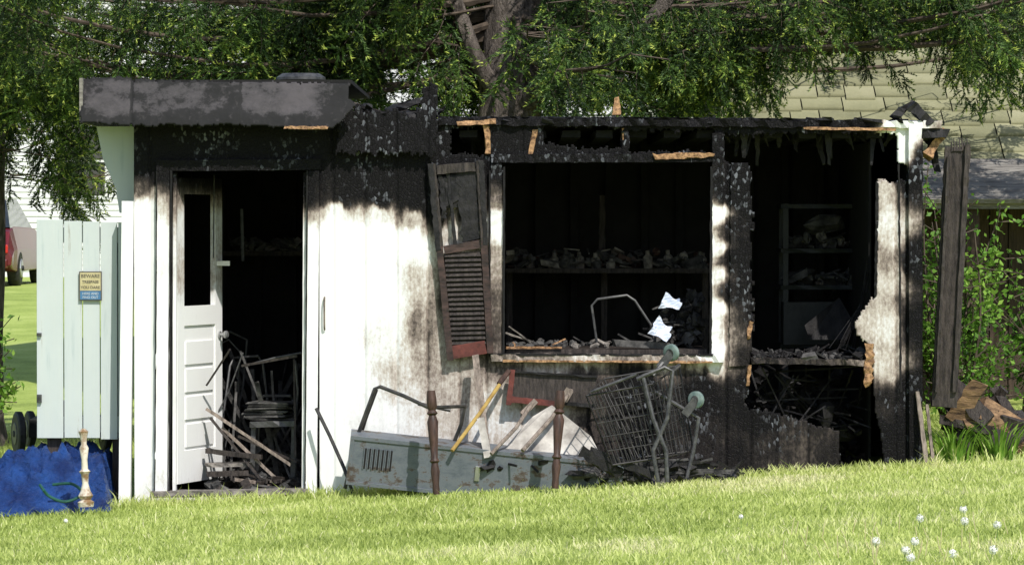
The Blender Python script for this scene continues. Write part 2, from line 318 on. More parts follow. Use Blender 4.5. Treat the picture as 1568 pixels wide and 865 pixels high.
blades('side_lawn_blades',-7,-2.4,-.05,9,22000,.06,.006,grass,lambda x,y:(x<-2.5-y*.03))
blades('right_lawn_blades',2.5,6,-.05,5,20000,.06,.006,grass)
blades('wall_base_tufts',-2.5,2.6,-.35,-.04,4500,.06,.004,grass)
# ---------------------------------------------------------------- burnt shed
shed=empty('burnt_shed')
def xx(px): return (px-CX)/S
def zz(py): return (765-py)/S
outer=rect(205,1412,186,785)
door_h=rect(243,489,249,790); win_h=rect(766,1093,247,546)
holes=[door_h,win_h,
 ['r',(692,194),(748,194),(746,237),(690,235)],
 ['r',(832,194),(952,194),(950,224),(905,228),(830,218)],
 ['r',(965,200),(1092,198),(1092,232),(962,234)],
 ['r',(1106,206),(1372,203),(1374,250),(1391,252),(1388,274),(1345,278),(1341,455),(1310,492),(1312,515),(1338,530),(1338,590),(1345,640),(1360,790),(1290,790),(1286,660),(1240,648),(1190,632),(1142,626),(1152,500),(1150,258),(1108,246)],
 ['r',(530,150),(700,150),(700,182),(530,175)]]
panel('front_wall',(203,1414,184,787),[outer],holes,lambda x,y:0*x,.018,'facade',shed,grooves=(230,510,558,607,655,704,745,1112,1150,1190,1238,1372,1390,800,850,900,950,1000,1050))
mb=MB()
def fb(px0,py0,px1,py1,w,y0,y1,mi=0,nseg=14,jag=.0,taper=1.0):
    mb.bar((xx(px0),(y0+y1)/2,zz(py0)),(xx(px1),(y0+y1)/2,zz(py1)),w/S,y1-y0,mi,nseg,jag,taper)
fb(251,262,246,775,19,-.028,.09,0,40,.02); fb(481,262,476,775,17,-.028,.09,0,40,.02); fb(240,254,492,252,17,-.031,.08,0,30,.05)
fb(268,264,266,755,5,.0,.09,0,30,.05); fb(467,264,464,755,5,.0,.09,0,30,.05)
fb(196,308,190,785,18,-.02,.06,0,40,.01)
fb(760,252,759,545,17,-.022,.09,0,40,.06); fb(1099,205,1098,556,17,-.024,.09,0,50,.05); fb(752,243,1092,242,13,-.026,.09,0,40,.10)
fb(752,547,1108,549,11,-.06,.10,0,50,.10)
fb(770,256,768,540,4,.0,.09,0,30,.1)
fb(655,187,1440,191,11,-.03,.07,0,90,.28); fb(672,181,1250,184,5,-.015,.05,0,70,.5)
fb(751,195,752,240,12,.02,.10,0,5,.15); fb(957,195,956,238,12,.02,.10,0,5,.15); fb(812,190,808,240,14,.0,.05,0,5,.2)
fb(1150,552,1340,556,9,.01,.10,0,20,.2)
fb(1400,190,1402,722,20,-.04,.08,0,50,.04); fb(1349,275,1350,600,8,.02,.1,0,30,.2)
fb(1132,250,1130,560,26,-.016,-.002,0,60,.06)
mb.build('frames_and_posts',['facade'],shed,'field',bevel=.001)
mb=MB()
fb(772,256,771,540,3,-.0245,-.02,0,30,.3); fb(750,262,750,545,2.5,-.024,-.01,0,30,.3); fb(1089,256,1088,545,3.5,-.026,-.02,0,30,.4); fb(752,542,1092,543,3,-.063,-.058,0,30,.5); fb(241,262,237,766,2,-.03,-.01,0,30,.3); fb(263,262,259,760,2.4,-.03,-.01,0,30,.5); fb(471,262,467,755,2,-.03,-.01,0,30,.4)
fb(1343,280,1341,455,4,-.004,.02,0,30,.5); fb(1376,252,1380,600,2.5,-.004,-.0015,0,40,.6)
mb.build('charred_edges',['black'],shed)
mb=MB()
fb(1000,240,1092,238,7,-.04,-.0275,0,14,.5); fb(745,190,748,236,9,-.02,.018,0,6,.4); fb(700,190,760,186,7,-.045,-.0,0,6,.4); fb(945,178,944,150,12,-.0,.03,0,4,.3,.5)
fb(956,198,958,230,7,.005,.018,0,5,.3); fb(820,200,812,235,7,-.01,-.004,0,5,.4); fb(1230,197,1370,199,4,-.045,-.03,0,12,.4)
fb(1420,240,1448,200,16,.02,.08,0,4,.3,.6); fb(1146,520,1150,492,6,-.01,.01,0,5,.5); fb(1332,530,1330,590,11,-.005,.012,0,10,.6); fb(1145,590,1148,560,5,-.01,.01,0,5,.5)
fb(770,552,1090,554,3,-.066,-.0605,0,30,.5); fb(440,197,505,198,4,-.262,-.25,0,14,.5)
mb.build('splintered_raw_wood',['raw'],shed)
mb=MB()
fb(1370,180,1400,155,14,-.02,.1,0,5,.4,.4); fb(1392,160,1425,190,16,-.05,.05,0,5,.4,.7); fb(1400,205,1452,205,18,-.02,.1,0,6,.3,.8)
fb(1425,200,1440,260,18,.1,.2,0,6,.4,.5)
for i in range(60):
    x=U(670,1400); p=(xx(x),U(-.03,.3),zz(185+U(-3,2))); mb.obox(p,(U(.02,.14),U(.02,.08),U(.006,.022)),Euler((0,U(-.2,.2),U(0,3))).to_matrix(),0,.4)
for i in range(20):
    x=U(545,668); p=(xx(x),U(.0,.4),zz(U(168,188))); mb.obox(p,(U(.08,.25),U(.03,.08),U(.01,.03)),Euler((U(-.4,.4),U(-.5,.5),U(0,3))).to_matrix(),0,.4)
mb.bar((xx(560),.3,zz(185)),(xx(640),.5,zz(150)),.03,.05,0,8,.3); mb.bar((xx(600),.6,zz(160)),(xx(665),.5,zz(145)),.04,.05,0,8,.3)
for i in range(26): # burnt strips hanging under the plate in the right bay
    x=U(1112,1388); y_=U(.05,.6); l=U(10,55); mb.bar((xx(x),y_,zz(200)),(xx(x+U(-14,14)),y_+U(-.05,.05),zz(200+l)),U(.01,.05),.012,0,5,.4,.4)
mb.build('charred_roof_scraps',['char'],shed)
def hs(GX,GY):
    e=np.minimum.reduce([(GX-128)/30.0+.4,(GY-118)/12.0,(194-GY)/26.0,(545-GX)/70.0]); return np.clip(.78-.46*np.clip(e,0,1)+.14*((GX>205)&(GX<372))+.25*np.exp(-((GX-372)/2)**2)+.25*np.exp(-((GX-207)/2)**2),0,1)
panel('hood_roofing',(120,560,112,206),[['r',(129,121),(205,121),(208,124),(372,128),(536,129),(536,150),(548,162),(530,182),(512,198),(470,199),(370,193),(200,193),(131,189)]],[],lambda x,y:-.14-.10*(y-120)/75+.006*((x>372)*1.0)+.006*np.exp(-((x-207)/3)**2)+.008*fbm(x/60,y/30,71),.012,'roofing',shed,rag=3,sfn=hs,relief=.002)
panel('hood_roofing_torn',(510,690,120,250),[['r',(530,168),(590,170),(640,176),(650,130),(672,130),(668,238),(515,236),(515,200)]],[],lambda x,y:-.05-.02*(y-130)/75,.01,'facade',shed,rag=7,sootv=1.0,relief=.004,grooves=(560,607,655))
mb=MB()
mb.box(xx(134),xx(540),-.13,2.6,zz(130),zz(124),0); mb.box(xx(128),xx(133),-.20,2.5,zz(190),zz(122),1)
mb.box(xx(212),xx(640),.02,2.6,zz(198),zz(192),0)
mb.box(xx(665),xx(1405),.07,2.65,zz(192),zz(188),0)
mb.box(xx(540),xx(665),1.2,2.6,zz(191),zz(184),0)
for px in range(250,1400,52): mb.bar((xx(px),.08,zz(205)),(xx(px),2.55,zz(205)),.045,.11,0,8,.12)
mb.build('roof_structure',['black','greywood'],shed)
mb=MB(); c=W(461,128,.6); mb.tube([c,c+Vector((0,0,.02))],.13,0,20); mb.tube([c+Vector((0,0,.02)),c+Vector((0,0,.035)),c+Vector((0,0,.06))],0,0,20,[.155,.155,.12]); mb.build('roof_vent',['metal'],shed,smooth=True)
mb=MB()
mb.box(xx(205),xx(1410),2.6,2.66,-.1,zz(190),0); mb.box(xx(205),xx(212),.03,2.6,-.1,zz(196),0); mb.box(xx(1402),xx(1408),.09,2.6,-.05,zz(192),0)
for px in range(230,1400,60): mb.bar((xx(px),2.56,0),(xx(px),2.56,zz(200)),.05,.07,0,20,.12)
for px in (720,1340): mb.box(xx(px),xx(px+4),.4,2.5,0,zz(215),0)
mb.box(xx(213),xx(1401),.03,2.59,-.05,.03,0)
mb.build('inner_walls',['black'],shed)
mb=MB(); mb.add([W(148,194,.25),W(207,194,.25),W(207,322,.25),W(183,326,.25),W(178,290,.25),W(158,244,.25),(xx(140),2.3,zz(194)),(xx(205),2.3,zz(194)),(xx(205),2.3,zz(322)),(xx(180),2.3,zz(326)),(xx(172),2.3,zz(290)),(xx(150),2.3,zz(244))],[(5,4,3,2,1,0),(0,1,7,6),(1,2,8,7),(2,3,9,8),(3,4,10,9),(4,5,11,10),(5,0,6,11),(6,7,8,9,10,11)],0); mb.build('side_eave_panel',['gate'],shed)
mb=MB(); mb.bar((xx(232),-.03,zz(755)),(xx(474),-.03,zz(751)),.03,.14,0,16,.1); mb.bar((xx(228),-.10,zz(764)),(xx(470),-.10,zz(762)),.03,.08,1,16,.1); mb.build('door_threshold',['ash_and_glint','whitebd'],shed)
# door leaf
hx,hy=xx(266),.06; ang=math.radians(70); dv=Vector((math.cos(ang),math.sin(ang),0)); nv=Vector((math.sin(ang),-math.cos(ang),0))
Rd=Matrix((dv,nv*-1,Vector((0,0,1)))).transposed(); dw=.66; z0=zz(745)+.01; z1=zz(272)
def dbox(a0,a1,h0,h1,t=.035,off=0,mi=0,jit=0):
    c=Vector((hx,hy,0))+dv*((a0+a1)/2)+nv*off+Vector((0,0,(h0+h1)/2)); mb.obox(c,(a1-a0,t,h1-h0),Rd,mi,jit)
mb=MB(); zm=zz(470)
for k in range(24):
    q0=z0+(z1-z0)*k/24; q1=z0+(z1-z0)*(k+1)/24+ .0005
    dbox(0,.10,q0,q1); dbox(dw-.10,dw,q0,q1)
dbox(.101,dw-.101,z1-.1,z1); dbox(.101,dw-.101,z0,z0+.2); dbox(.101,dw-.101,zm-.12,zm)
dbox(.101,dw-.101,z0+.2,zm-.12,.012)
for k in range(4):
    h0=z0+.22+k*.17; dbox(.13,dw-.13,h0,h0+.14,.018,.008)
mb.build('door_leaf',['facade'],shed,None)
o=bpy.data.objects['door_leaf']; V=np.empty(len(o.data.vertices)*3); o.data.vertices.foreach_get('co',V); V=V.reshape(-1,3); py=765-V[:,2]*S
o.data.attributes.new('soot','FLOAT','POINT').data.foreach_set('value',np.interp(py,[270,290,330,440,480,700,760],[.9,.6,.25,.40,.02,.0,.2]).astype(np.float32))
mb=MB(); kn=Vector((hx,hy,0))+dv*(dw-.05)+nv*.02; kz=zz(517)
mb.lathe(kn+Vector((0,0,kz)),kn+nv*.06+Vector((0,0,kz)),[(0,.022),(.15,.022),(.2,.01),(.5,.01),(.6,.022),(.85,.026),(1,.015)]); mb.obox(kn+Vector((0,0,zz(405)))+nv*.02,(.10,.04,.03),None,0); mb.build('door_hardware',['chrome'],shed,smooth=True)
mb=MB(); mb.tube([(xx(497),-.01,zz(455)),(xx(497),-.035,zz(462)),(xx(497),-.035,zz(495)),(xx(497),-.01,zz(505))],.006,0,8,smooth_curve=True); mb.build('door_latch',['wood_gy'],shed,smooth=True)
mb=MB(); mb.bar(W(1466,226,.02),W(1446,622,.02),.155,.03,0,40,.06); mb.bar(W(1481,222,.0),W(1462,600,.0),.03,.05,0,30,.15); mb.bar(W(1452,240,-.01),W(1434,600,-.01),.018,.05,0,30,.2)
for i in range(7): mb.bar(W(1458+i*4,232,.005),W(1456+i*4,218-U(0,10),.01),.014,.02,0,2,.3,.3)
mb.build('hanging_charred_board',['charbrown'],shed)
mb=MB(); mb.bar(W(1405,600,-.05),W(1420,715,-.15),.025,.03,0,10,.2); mb.bar(W(1420,620,-.02),W(1430,715,-.1),.02,.03,0,10,.2); mb.build('broken_laths',['wood_gy','raw'],shed)
# shutter
sh=empty('louvered_shutter'); mb=MB()
TL=W(657,252,-.05);TR=W(739,246,-.05);BR=W(755,540,-.06);BL=W(684,553,-.06)
def sp(u,v,y=0): 
    p=TL.lerp(TR,u).lerp(BL.lerp(BR,u),v); return p+Vector((0,y,0))
mb.bar(sp(.06,.42),sp(.08,1),.04,.03,0,20,.08); mb.bar(sp(.94,.42),sp(.94,1),.04,.03,0,20,.08); mb.bar(sp(.06,0),sp(.07,.42),.04,.03,3,20,.15); mb.bar(sp(.94,0),sp(.94,.42),.04,.03,3,20,.15)
mb.bar(sp(.14,.03),sp(.85,.03),.055,.028,3,6,.1); mb.bar(sp(.14,.44),sp(.85,.43),.05,.028,0,6,.05); mb.bar(sp(.14,.96),sp(.85,.965),.08,.028,4,6,.05)
for i in range(19):
    v=.475+.45*i/18; mb.obox(sp(.5,v),( (sp(.86,v)-sp(.14,v)).length,.032,.006),Euler((math.radians(48),math.radians(-1.5),0)).to_matrix(),3,.02)
mb.bar(sp(.5,.47,.012),sp(.5,.93,.012),.25,.003,1,4)
mb.bar(sp(.34,.05,.008),sp(.37,.42,.008),.02,.014,1,10,.5); mb.bar(sp(.7,.05,.01),sp(.70,.42,.01),.12,.012,1,14,.3); mb.bar(sp(.2,.06,.01),sp(.2,.28,.01),.03,.012,1,10,.6)
mb.bar(sp(.5,.05,.012),sp(.5,.20,.012),.20,.01,1,6,.4)
for u in (.03,.97): mb.bar(sp(u,0,-.016),sp(u,.44,-.016),.03,.004,1,20,.4)
mb.build('shutter_parts',['red','char','raw','charbrown','redtrim'],sh,bevel=.001)
# ---------------------------------------------------------------- interior contents
def scatter(mb,x0,x1,y0,y1,zf,n,smin,smax,mis,stack=.1):
    for i in range(n):
        x=U(x0,x1);y=U(y0,y1); s=U(smin,smax); z=zf+U(0,stack)*random.random()
        k=random.random(); mi=random.choice(mis)
        if k<.4: mb.obox((x,y,z+s*.2),(s*U(.6,1.6),s*U(.4,1),s*U(.12,.4)),Euler((U(-.6,.6),U(-.6,.6),U(0,3))).to_matrix(),mi,.3)
        elif k<.7: mb.lump((x,y,z+s*.25),s*.4,mi,(1,U(.5,1),U(.4,.9)),.35)
        else:
            a=U(0,3.1); l=s*U(1,2.5); mb.bar((x-l*.5*math.cos(a),y-l*.5*math.sin(a),z+U(0,s*.4)),(x+l*.5*math.cos(a),y+l*.5*math.sin(a),z+U(0,s)),s*.12,s*.08,mi,3,.3)
shf=empty('wall_shelf'); mb=MB()
a=W(775,414,2.1);b=W(1085,414,2.1); mb.bar(a,b,.03,.4,0,10,.05); a2=W(345,388,2.2);b2=W(470,388,2.2); mb.bar(a2,b2,.03,.35,0,8,.05)
for p in (780,925,1080): mb.bar(W(p,414,2.25),W(p,560,2.25),.04,.04,0,6,.1)
mb.bar(W(922,300,2.3),W(922,385,2.3),.04,.04,0,6,.2)
mb.build('shelf_boards',['charbrown'],shf)
mb=MB(); scatter(mb,W(780,0,2)[0],W(1080,0,2)[0],1.95,2.25,a.z+.01,150,.04,.11,[0,0,1,2],.12); scatter(mb,W(345,0,2.1)[0],W(470,0,2.1)[0],2.05,2.3,a2.z+.01,40,.05,.12,[0,0,1],.08)
for i in range(16):
    x=xx(U(800,1080))*1.09; h=U(.07,.15); yy=U(1.93,2.1); mb.lathe((x,yy,a.z+.015),(x+U(-.02,.02),yy,a.z+h),[(0,.03),(.65,.032),(.78,.015),(1,.014)],random.choice([0,0,1]),9)
mb.build('burnt_shelf_contents',['debris','ash_and_glint','wood_dk'],shf)
wb=empty('workbench'); mb=MB()
zb=zz(536); mb.box(xx(775),xx(1084),.12,.75,zb-.04,zb,0)
for p in (790,1070): mb.box(xx(p),xx(p+12),.65,.7,.03,zb-.041,0)
mb.build('bench_top',['charbrown'],wb)
mb=MB(); scatter(mb,xx(780),xx(860),.15,.7,zb,35,.03,.08,[0,0,0,3],.02); scatter(mb,xx(860),xx(1000),.3,.7,zb,20,.03,.08,[0,0,1],.02); scatter(mb,xx(1005),xx(1080),.35,.75,zb,90,.04,.12,[0,0,0,2],.30)
for i in range(26): mb.lump((xx(U(1040,1078)),U(.35,.7),zb+U(.12,.34)),U(.03,.055),2,(1,.6,.5),.4)
mb.obox((xx(985),.2,zb+.028),(.36,.1,.04),Euler((0,.05,.1)).to_matrix(),0,.1)
mb.bar((xx(775),.12,zb+.1),(xx(830),.4,zb+.02),.01,.01,1,6,.4); mb.bar((xx(780),.14,zb+.14),(xx(815),.3,zb+.03),.008,.01,1,6,.4)
mb.bar((xx(775),.11,zb+.012),(xx(860),.13,zb+.010),.012,.05,3,8,.3)
mb.build('burnt_bench_contents',['debris','ash_and_glint','char','raw'],wb)
def paper(name,c,u,v,cut=.5):
    n=9;V=[];F=[]; u=Vector(u);v=Vector(v);nn=u.cross(v).normalized(); c=Vector(c)
    for j in range(n):
        for i in range(n):
            a=i/(n-1)-.5; b=j/(n-1)-.5; k=1-cut*max(0,a+b-.3)+U(-.03,.03)
            V.append(c+u*a*k+v*b*k+nn*(.030*abs(a*1.2-b*.5)+.018*math.sin(a*6+b*9)+U(-.003,.003)))
    for j in range(n-1):
        for i in range(n-1): F.append((j*n+i,j*n+i+1,j*n+n+i+1,j*n+n+i))
    m=MB(); m.add(V,F); return m.build(name,['paper'])
paper('crumpled_paper',W(1028,464,.30),(.125,.03,-.018),(.035,.06,.075),.6); paper('crumpled_paper',W(1012,506,.14),(.11,.03,-.06),(.05,.07,.09),.3)
mb=MB(); mb.tube([W(915,532,.4),W(906,468,.4),W(915,458,.4),W(960,452,.4),W(972,460,.4),W(1002,505,.4)],.008,0,8); mb.build('folding_chair_frame',['metal'],None,smooth=True)
rk=empty('shelving_rack'); mb=MB(); y=1.5
for p in (1203,1318):
    for yy in (y,y+.35): mb.bar(W(p,312,y)+Vector((0,yy-y,0)),W(p,705,y)+Vector((0,yy-y,0)),.035,.02,0,10,.03)
for q in (316,384,440,530,620): mb.bar(W(1195,q,y)+Vector((0,.17,0)),W(1325,q,y)+Vector((0,.17,0)),.028,.38,0,6,.04)
mb.build('rack_frame',['rack'],rk)
mb=MB()
for q,n in ((384,26),(440,34),(530,14)):
    z=W(0,q,y).z+.015; scatter(mb,W(1215,0,y)[0],W(1310,0,y)[0],y+.05,y+.3,z,n,.06,.14,[0,0,0,1],.06)
c=W(1242,495,y); mb.obox((c.x,y+.08,c.z),(.36,.25,.28),None,2,.02)
mb.lump(W(1265,352,y)+Vector((0,.1,.03)),.15,0,(1.2,.8,.35),.15)
mb.build('rack_contents',['debris','ash_and_glint','rack'],rk)
mb=MB()
mb.add([W(1232,498,.9),W(1285,455,1),W(1312,500,.9),W(1290,520,.85),W(1240,520,.9)],[(0,1,2,3,4)],0)
for i in range(12): mb.tube([W(1328+U(-3,3),U(385,440),.35),W(1318+U(-4,4),470,.3),W(1290+U(-25,20),520+U(0,20),.25)],.002,0,4)
scatter(mb,xx(1155),xx(1335),.02,.5,zz(552),150,.02,.08,[0,0,0,1],.04)
mb.bar((xx(1150),.3,zz(556)),(xx(1338),.3,zz(556)),.02,.5,0,8,.1)
for i in range(70): mb.lump((xx(U(1155,1330)),U(.3,1.2),U(.25,.8)*U(.5,1)),U(.03,.08),0,(1,.7,.6),.4)
for i in range(60): mb.bar((xx(U(1150,1340)),U(.1,.9),zz(U(560,700))),(xx(U(1150,1340)),U(.1,.9),zz(U(560,700))),.010,.02,0,4,.3)
mb.build('charred_interior_wreckage',['char','debris'])
mb=MB(); scatter(mb,xx(215),xx(1390),.5,2.5,.03,420,.06,.24,[0,0,1],.25); scatter(mb,xx(320),xx(462),.05,.6,.03,90,.03,.10,[0,0,1],.08)
for i in range(46): 
    a=Vector((xx(U(320,465)),U(.3,2.2),.05)); b=a+Vector((U(-.5,.5),U(-.3,.5),U(.1,.9))); mb.bar(a,b,U(.010,.03),U(.01,.02),0,6,.15)
mb.build('burnt_floor_debris',['debris','charbrown'])
mb=MB()
def loop(pts,y,r=.008): mb.tube([W(a,b,y+U(-.05,.05)) for a,b in pts],r,0,7)
loop([(330,720),(352,560),(358,548),(395,545),(402,556),(420,700)],.9); loop([(345,720),(372,590),(378,520),(352,508),(335,512),(330,560)],1.3); loop([(322,600),(330,530),(350,520),(368,540),(360,620),(340,700)],1.1,.006)
loop([(375,560),(420,548),(462,540)],.5,.007); loop([(452,552),(456,600),(448,700)],.5); loop([(318,660),(350,600),(372,540)],.6,.005); loop([(395,690),(398,612),(404,606),(444,606),(448,612),(452,690)],.7,.010); loop([(395,640),(450,640)],.7)
mb.build('tangled_metal_frames',['metal'],None,smooth=True)
mb=MB()
for (a,b,w,m_) in [((316,626),(445,712),.018,1),((322,640),(400,735),.016,0),((316,690),(400,700),.03,0),((316,590),(352,535),.012,0),((450,550),(452,700),.012,0),((370,560),(455,545),.014,0),((340,655),(425,735),.018,1),((365,668),(455,708),.014,0)]:
    mb.bar(W(*a,.35),W(*b,.2),w,w,[0,1][m_],8,.15)
mb.bar(W(316,712,.3),W(382,710,.35),.16,.02,2,8,.06,ref=(0,0,1)); mb.bar(W(316,726,.15),W(380,724,.2),.06,.03,0,8,.1,ref=(0,0,1))
for i in range(12): mb.bar(W(U(318,440),U(730,745),.12),W(U(330,460),U(732,745),.3),U(.015,.035),.012,random.choice([0,0,1]),5,.2)
mb.build('fallen_planks',['charbrown','wood_gy','ash_and_glint'])
mb=MB(); y=.55
mb.bar(W(385,648,y),W(455,646,y),.035,.35,0,6,.06); 
for p in (388,450): mb.bar(W(p,648,y-.12),W(p-2,735,y-.12),.03,.03,0,4,.05); mb.bar(W(p,648,y+.15),W(p+2,735,y+.18),.03,.03,0,4,.05)
for k in range(7): mb.obox(W(415,640-4*k,y)+Vector((U(-.02,.02),U(-.02,.02),0)),(.27,.22,.012),Euler((0,U(-.05,.05),U(-.3,.3))).to_matrix(),1,.08)
mb.build('burnt_chair',['metal','debris'])
mb=MB(); mb.tube([W(328,268,.5),W(327,395,.5)],.004,0,5); mb.tube([W(370,320,.9),W(372,400,.9)],.01,0,5); mb.build('hanging_cord',['metal'])
# ---------------------------------------------------------------- objects in front
lk=empty('metal_locker'); mb=MB()
a=W(533,704,-.45); b=W(952,748,-.38); t=(b-a).normalized(); up=Vector((0,-.12,1)); up=(up-t*up.dot(t)).normalized(); bk=t.cross(up)*-1
if bk.y<0: bk=-bk
Rl=Matrix((t,bk,up)).transposed(); L=(b-a).length; H=.30; Dp=.22; c=(a+b)/2+bk*Dp/2
mb.obox(c,(L,Dp,H),Rl,0)
for s_ in (-1,1):
    mb.obox(c-bk*(Dp/2+.004)+up*s_*(H/2-.012),(L,.008,.024),Rl,0); mb.obox(c-bk*(Dp/2+.004)+t*s_*(L/2-.012),(.024,.0078,H-.05),Rl,0)
for i in range(7): 
    q=a+t*(.09+.026*i)-bk*.001+up*.02
    mb.obox(q-bk*.004,(.006,.009,.13),Rl@Euler((0,0,.4)).to_matrix(),0); mb.obox(q+t*.009-bk*.0005,(.011,.003,.125),Rl,1)
mb.obox(a+t*.78-bk*.006+up*.0,(.03,.012,.09),Rl,2)
mb.build('locker_body',['locker','black','chrome'],lk,bevel=.004)
mb=MB(); mb.tube([W(528,748,-.3),W(548,665,-.32),W(574,595,-.35),W(582,592,-.35),W(618,606,-.4),W(656,624,-.45),W(712,622,-.3),W(706,650,-.28),W(692,685,-.25)],.012,0,8)
mb.tube([W(576,597,-.33),W(560,640,-.2),W(548,680,-.15)],.012,0,8); mb.tube([W(640,618,-.2),W(690,628,-.2)],.012,0,8); mb.build('chair_frame',['tubeblk'],None,smooth=True)
mb=MB(); mb.tube([W(484,625,-.15),W(505,668,-.2),W(526,715,-.25),W(540,755,-.3)],.011,0,7,jag=.1); mb.build('charred_pole',['tubeblk'])
prof=[(0,.02),(.05,.022),(.1,.02),(.22,.028),(.3,.02),(.32,.031),(.35,.02),(.5,.026),(.7,.034),(.76,.02),(.78,.034),(.81,.022),(.84,.031),(.92,.03),(1,.024)]
for (p,q) in (((660,598),(668,757)),((858,598),(850,748))):
    mb=MB(); mb.lathe(W(*q,-.75),W(*p,-.7),prof,0); mb.build('turned_table_leg',['wood_dk'],None,smooth=True)
mb=MB(); mb.bar(W(728,545,-.12),W(746,690,-.4),.04,.03,0,12,.08); mb.bar(W(736,640,-.36),W(747,700,-.45),.045,.008,1,8,.1); mb.build('fence_stake',['wood_gy','whitebd'])
mb=MB(); mb.tube([W(779,568,-.1),W(738,628,-.3),W(692,690,-.5)],.012,0,8); mb.tube([W(779,568,-.1),W(764,588,-.17)],.016,1,8); mb.build('garden_tool_handle',['yellow','wood_dk'])
mb=MB(); mb.tube([W(816,616,-.2),W(790,655,-.35),W(752,695,-.5)],.012,0,8,jag=.05); mb.bar(W(820,614,-.19),W(800,634,-.25),.035,.012,0,4,.2); mb.build('garden_tool_handle',['wood_gy'])
mb=MB(); mb.tube([W(875,597,-.1),W(845,640,-.25),W(800,690,-.45)],.013,0,8,jag=.05); mb.obox(W(868,604,-.12),(.05,.02,.07),Euler((0,.6,0)).to_matrix(),0,.15); mb.build('garden_tool_handle',['wood_gy'])
mb=MB(); R0=[W(788,570,-.07),W(915,578,-.07),W(912,622,-.08),W(782,616,-.08)]
mb.add([p+Vector((0,dy,0)) for dy in (0,.02) for p in R0],[(3,2,1,0),(4,5,6,7),(0,1,5,4),(1,2,6,5),(2,3,7,6),(3,0,4,7)],0)
mb.bar(W(785,566,-.085),W(779,620,-.09),.032,.02,1,8,.1); mb.bar(W(776,611,-.09),W(850,618,-.09),.036,.022,1,10,.15); mb.bar(W(786,569,-.085),W(915,577,-.085),.012,.015,2,10,.3); mb.bar(W(850,616,-.09),W(912,622,-.09),.02,.02,2,8,.3); mb.build('red_framed_board',['charbrown','redtrim','char'])
mb=MB(); P0=[W(812,640,-.12),W(845,620,-.1),W(905,668,-.2),W(928,712,-.3),W(828,712,-.34),W(770,690,-.34)]
mb.add([p+Vector((0,dy,0)) for dy in (0,.015) for p in P0],[(5,4,3,2,1,0),(6,7,8,9,10,11)]+[(i,(i+1)%6,(i+1)%6+6,i+6) for i in range(6)],0); mb.build('broken_white_board',['whitebd'])
mb=MB(); scatter(mb,xx(740),xx(830),-.42,-.3,gh(0,-.3)+.12,14,.06,.12,[0],.1); scatter(mb,xx(880),xx(1130),-.5,-.05,.12,110,.03,.12,[0,0,0,1],.1); scatter(mb,xx(1150),xx(1340),-.15,.1,.14,40,.02,.07,[0],.03)
mb.bar(W(888,690,-.62),W(950,725,-.6),.06,.03,0,8,.3); mb.bar(W(905,690,-.6),W(1000,728,-.65),.04,.03,0,8,.3)
for i in range(30): mb.bar(W(U(900,1100),U(700,730),-.4),W(U(900,1130),U(710,735),-.35),U(.01,.025),.02,random.choice([0,0,1]),5,.3)
mb.build('charred_debris_pile',['char','debris','raw'])
ct=empty('shopping_cart'); mb=MB()
q3=W
A=[q3(898,606,-.62),q3(1000,588,-.62),q3(1018,700,-.66),q3(938,712,-.66)]
B=[q3(925,580,-.22),q3(1040,560,-.22),q3(1062,690,-.30),q3(985,700,-.30)]
def wires(a,b,c,d,nu,nv,r=.003):
    for i in range(nu+1): mb.tube([a.lerp(b,i/nu),d.lerp(c,i/nu)],r if 0<i<nu else .006,0,5)
    for j in range(nv+1): mb.tube([a.lerp(d,j/nv),b.lerp(c,j/nv)],r if 0<j<nv else .006,0,5)
wires(*A,13,5); wires(*B,9,4); wires(A[0],B[0],B[3],A[3],7,5); wires(A[1],B[1],B[2],A[2],7,5)
T=.013
mb.tube([q3(975,580,-.66),q3(1018,562,-.67),q3(1030,568,-.67),q3(1022,640,-.68),q3(1000,690,-.7),q3(1008,738,-.7)],T,1,8)
mb.tube([q3(985,578,-.66),q3(1000,640,-.68),q3(1020,690,-.7),q3(1022,738,-.7)],T,1,8)
mb.tube([q3(1000,598,-.45),q3(1050,628,-.4),q3(1070,640,-.38),q3(1062,690,-.4),q3(1050,738,-.42)],T,1,8)
mb.tube([q3(905,600,-.64),q3(975,573,-.66)],.010,1,8); mb.tube([q3(1030,568,-.67),q3(1040,560,-.25)],T,1,8)
for (x,y_,d,ax) in ((1028,540,-.55,(.8,1,.2)),(1066,612,-.42,(.7,1,0))):
    c=q3(x,y_,d); mb.wheel(c,.052,.03,2,1,ax); mb.bar(c,c+Vector((-.07,.0,-.09)),.05,.045,1,2)
mb.tube([q3(1000,575,-.6),q3(1020,548,-.55)],.012,1,6)
mb.build('cart_basket_and_frame',['tubeblk','metal','wheel'],ct,smooth=True)
# ---------------------------------------------------------------- left side
gt=empty('white_gate'); y=.16
mb=MB(); pw=[(56,97),(98,126),(127,153),(154,180),(181,188)]
for i,(a,b) in enumerate(pw):
    x0,x1=W(a,0,y).x,W(b,0,y).x; zt=W(0,337+i*1.0,y).z+U(-.003,.003); mb.box(x0,x1-.003,y,y+.02,W(0,671+U(-2,2),y).z,zt,0)
x0,x1=W(57,0,y).x,W(188,0,y).x
for q in (360,650): mb.box(x0,x1,y+.021,y+.045,W(0,q+12,y).z,W(0,q-12,y).z,0)
mb.box(W(70,0,y).x,W(70,0,y).x+.08,y+.05,y+.12,-.2,W(0,345,y).z-.03,2); mb.box(W(180,0,y).x-.04,W(180,0,y).x+.03,y+.05,y+.12,-.2,W(0,345,y).z-.03,2)
mb.obox(W(60,512,y)+Vector((0,-.012,0)),(.03,.02,.02),None,1); mb.obox(W(60,610,y)+Vector((0,-.012,0)),(.03,.02,.05),None,1)
mb.build('gate_boards',['gate','metal','charbrown'],gt,bevel=.002)
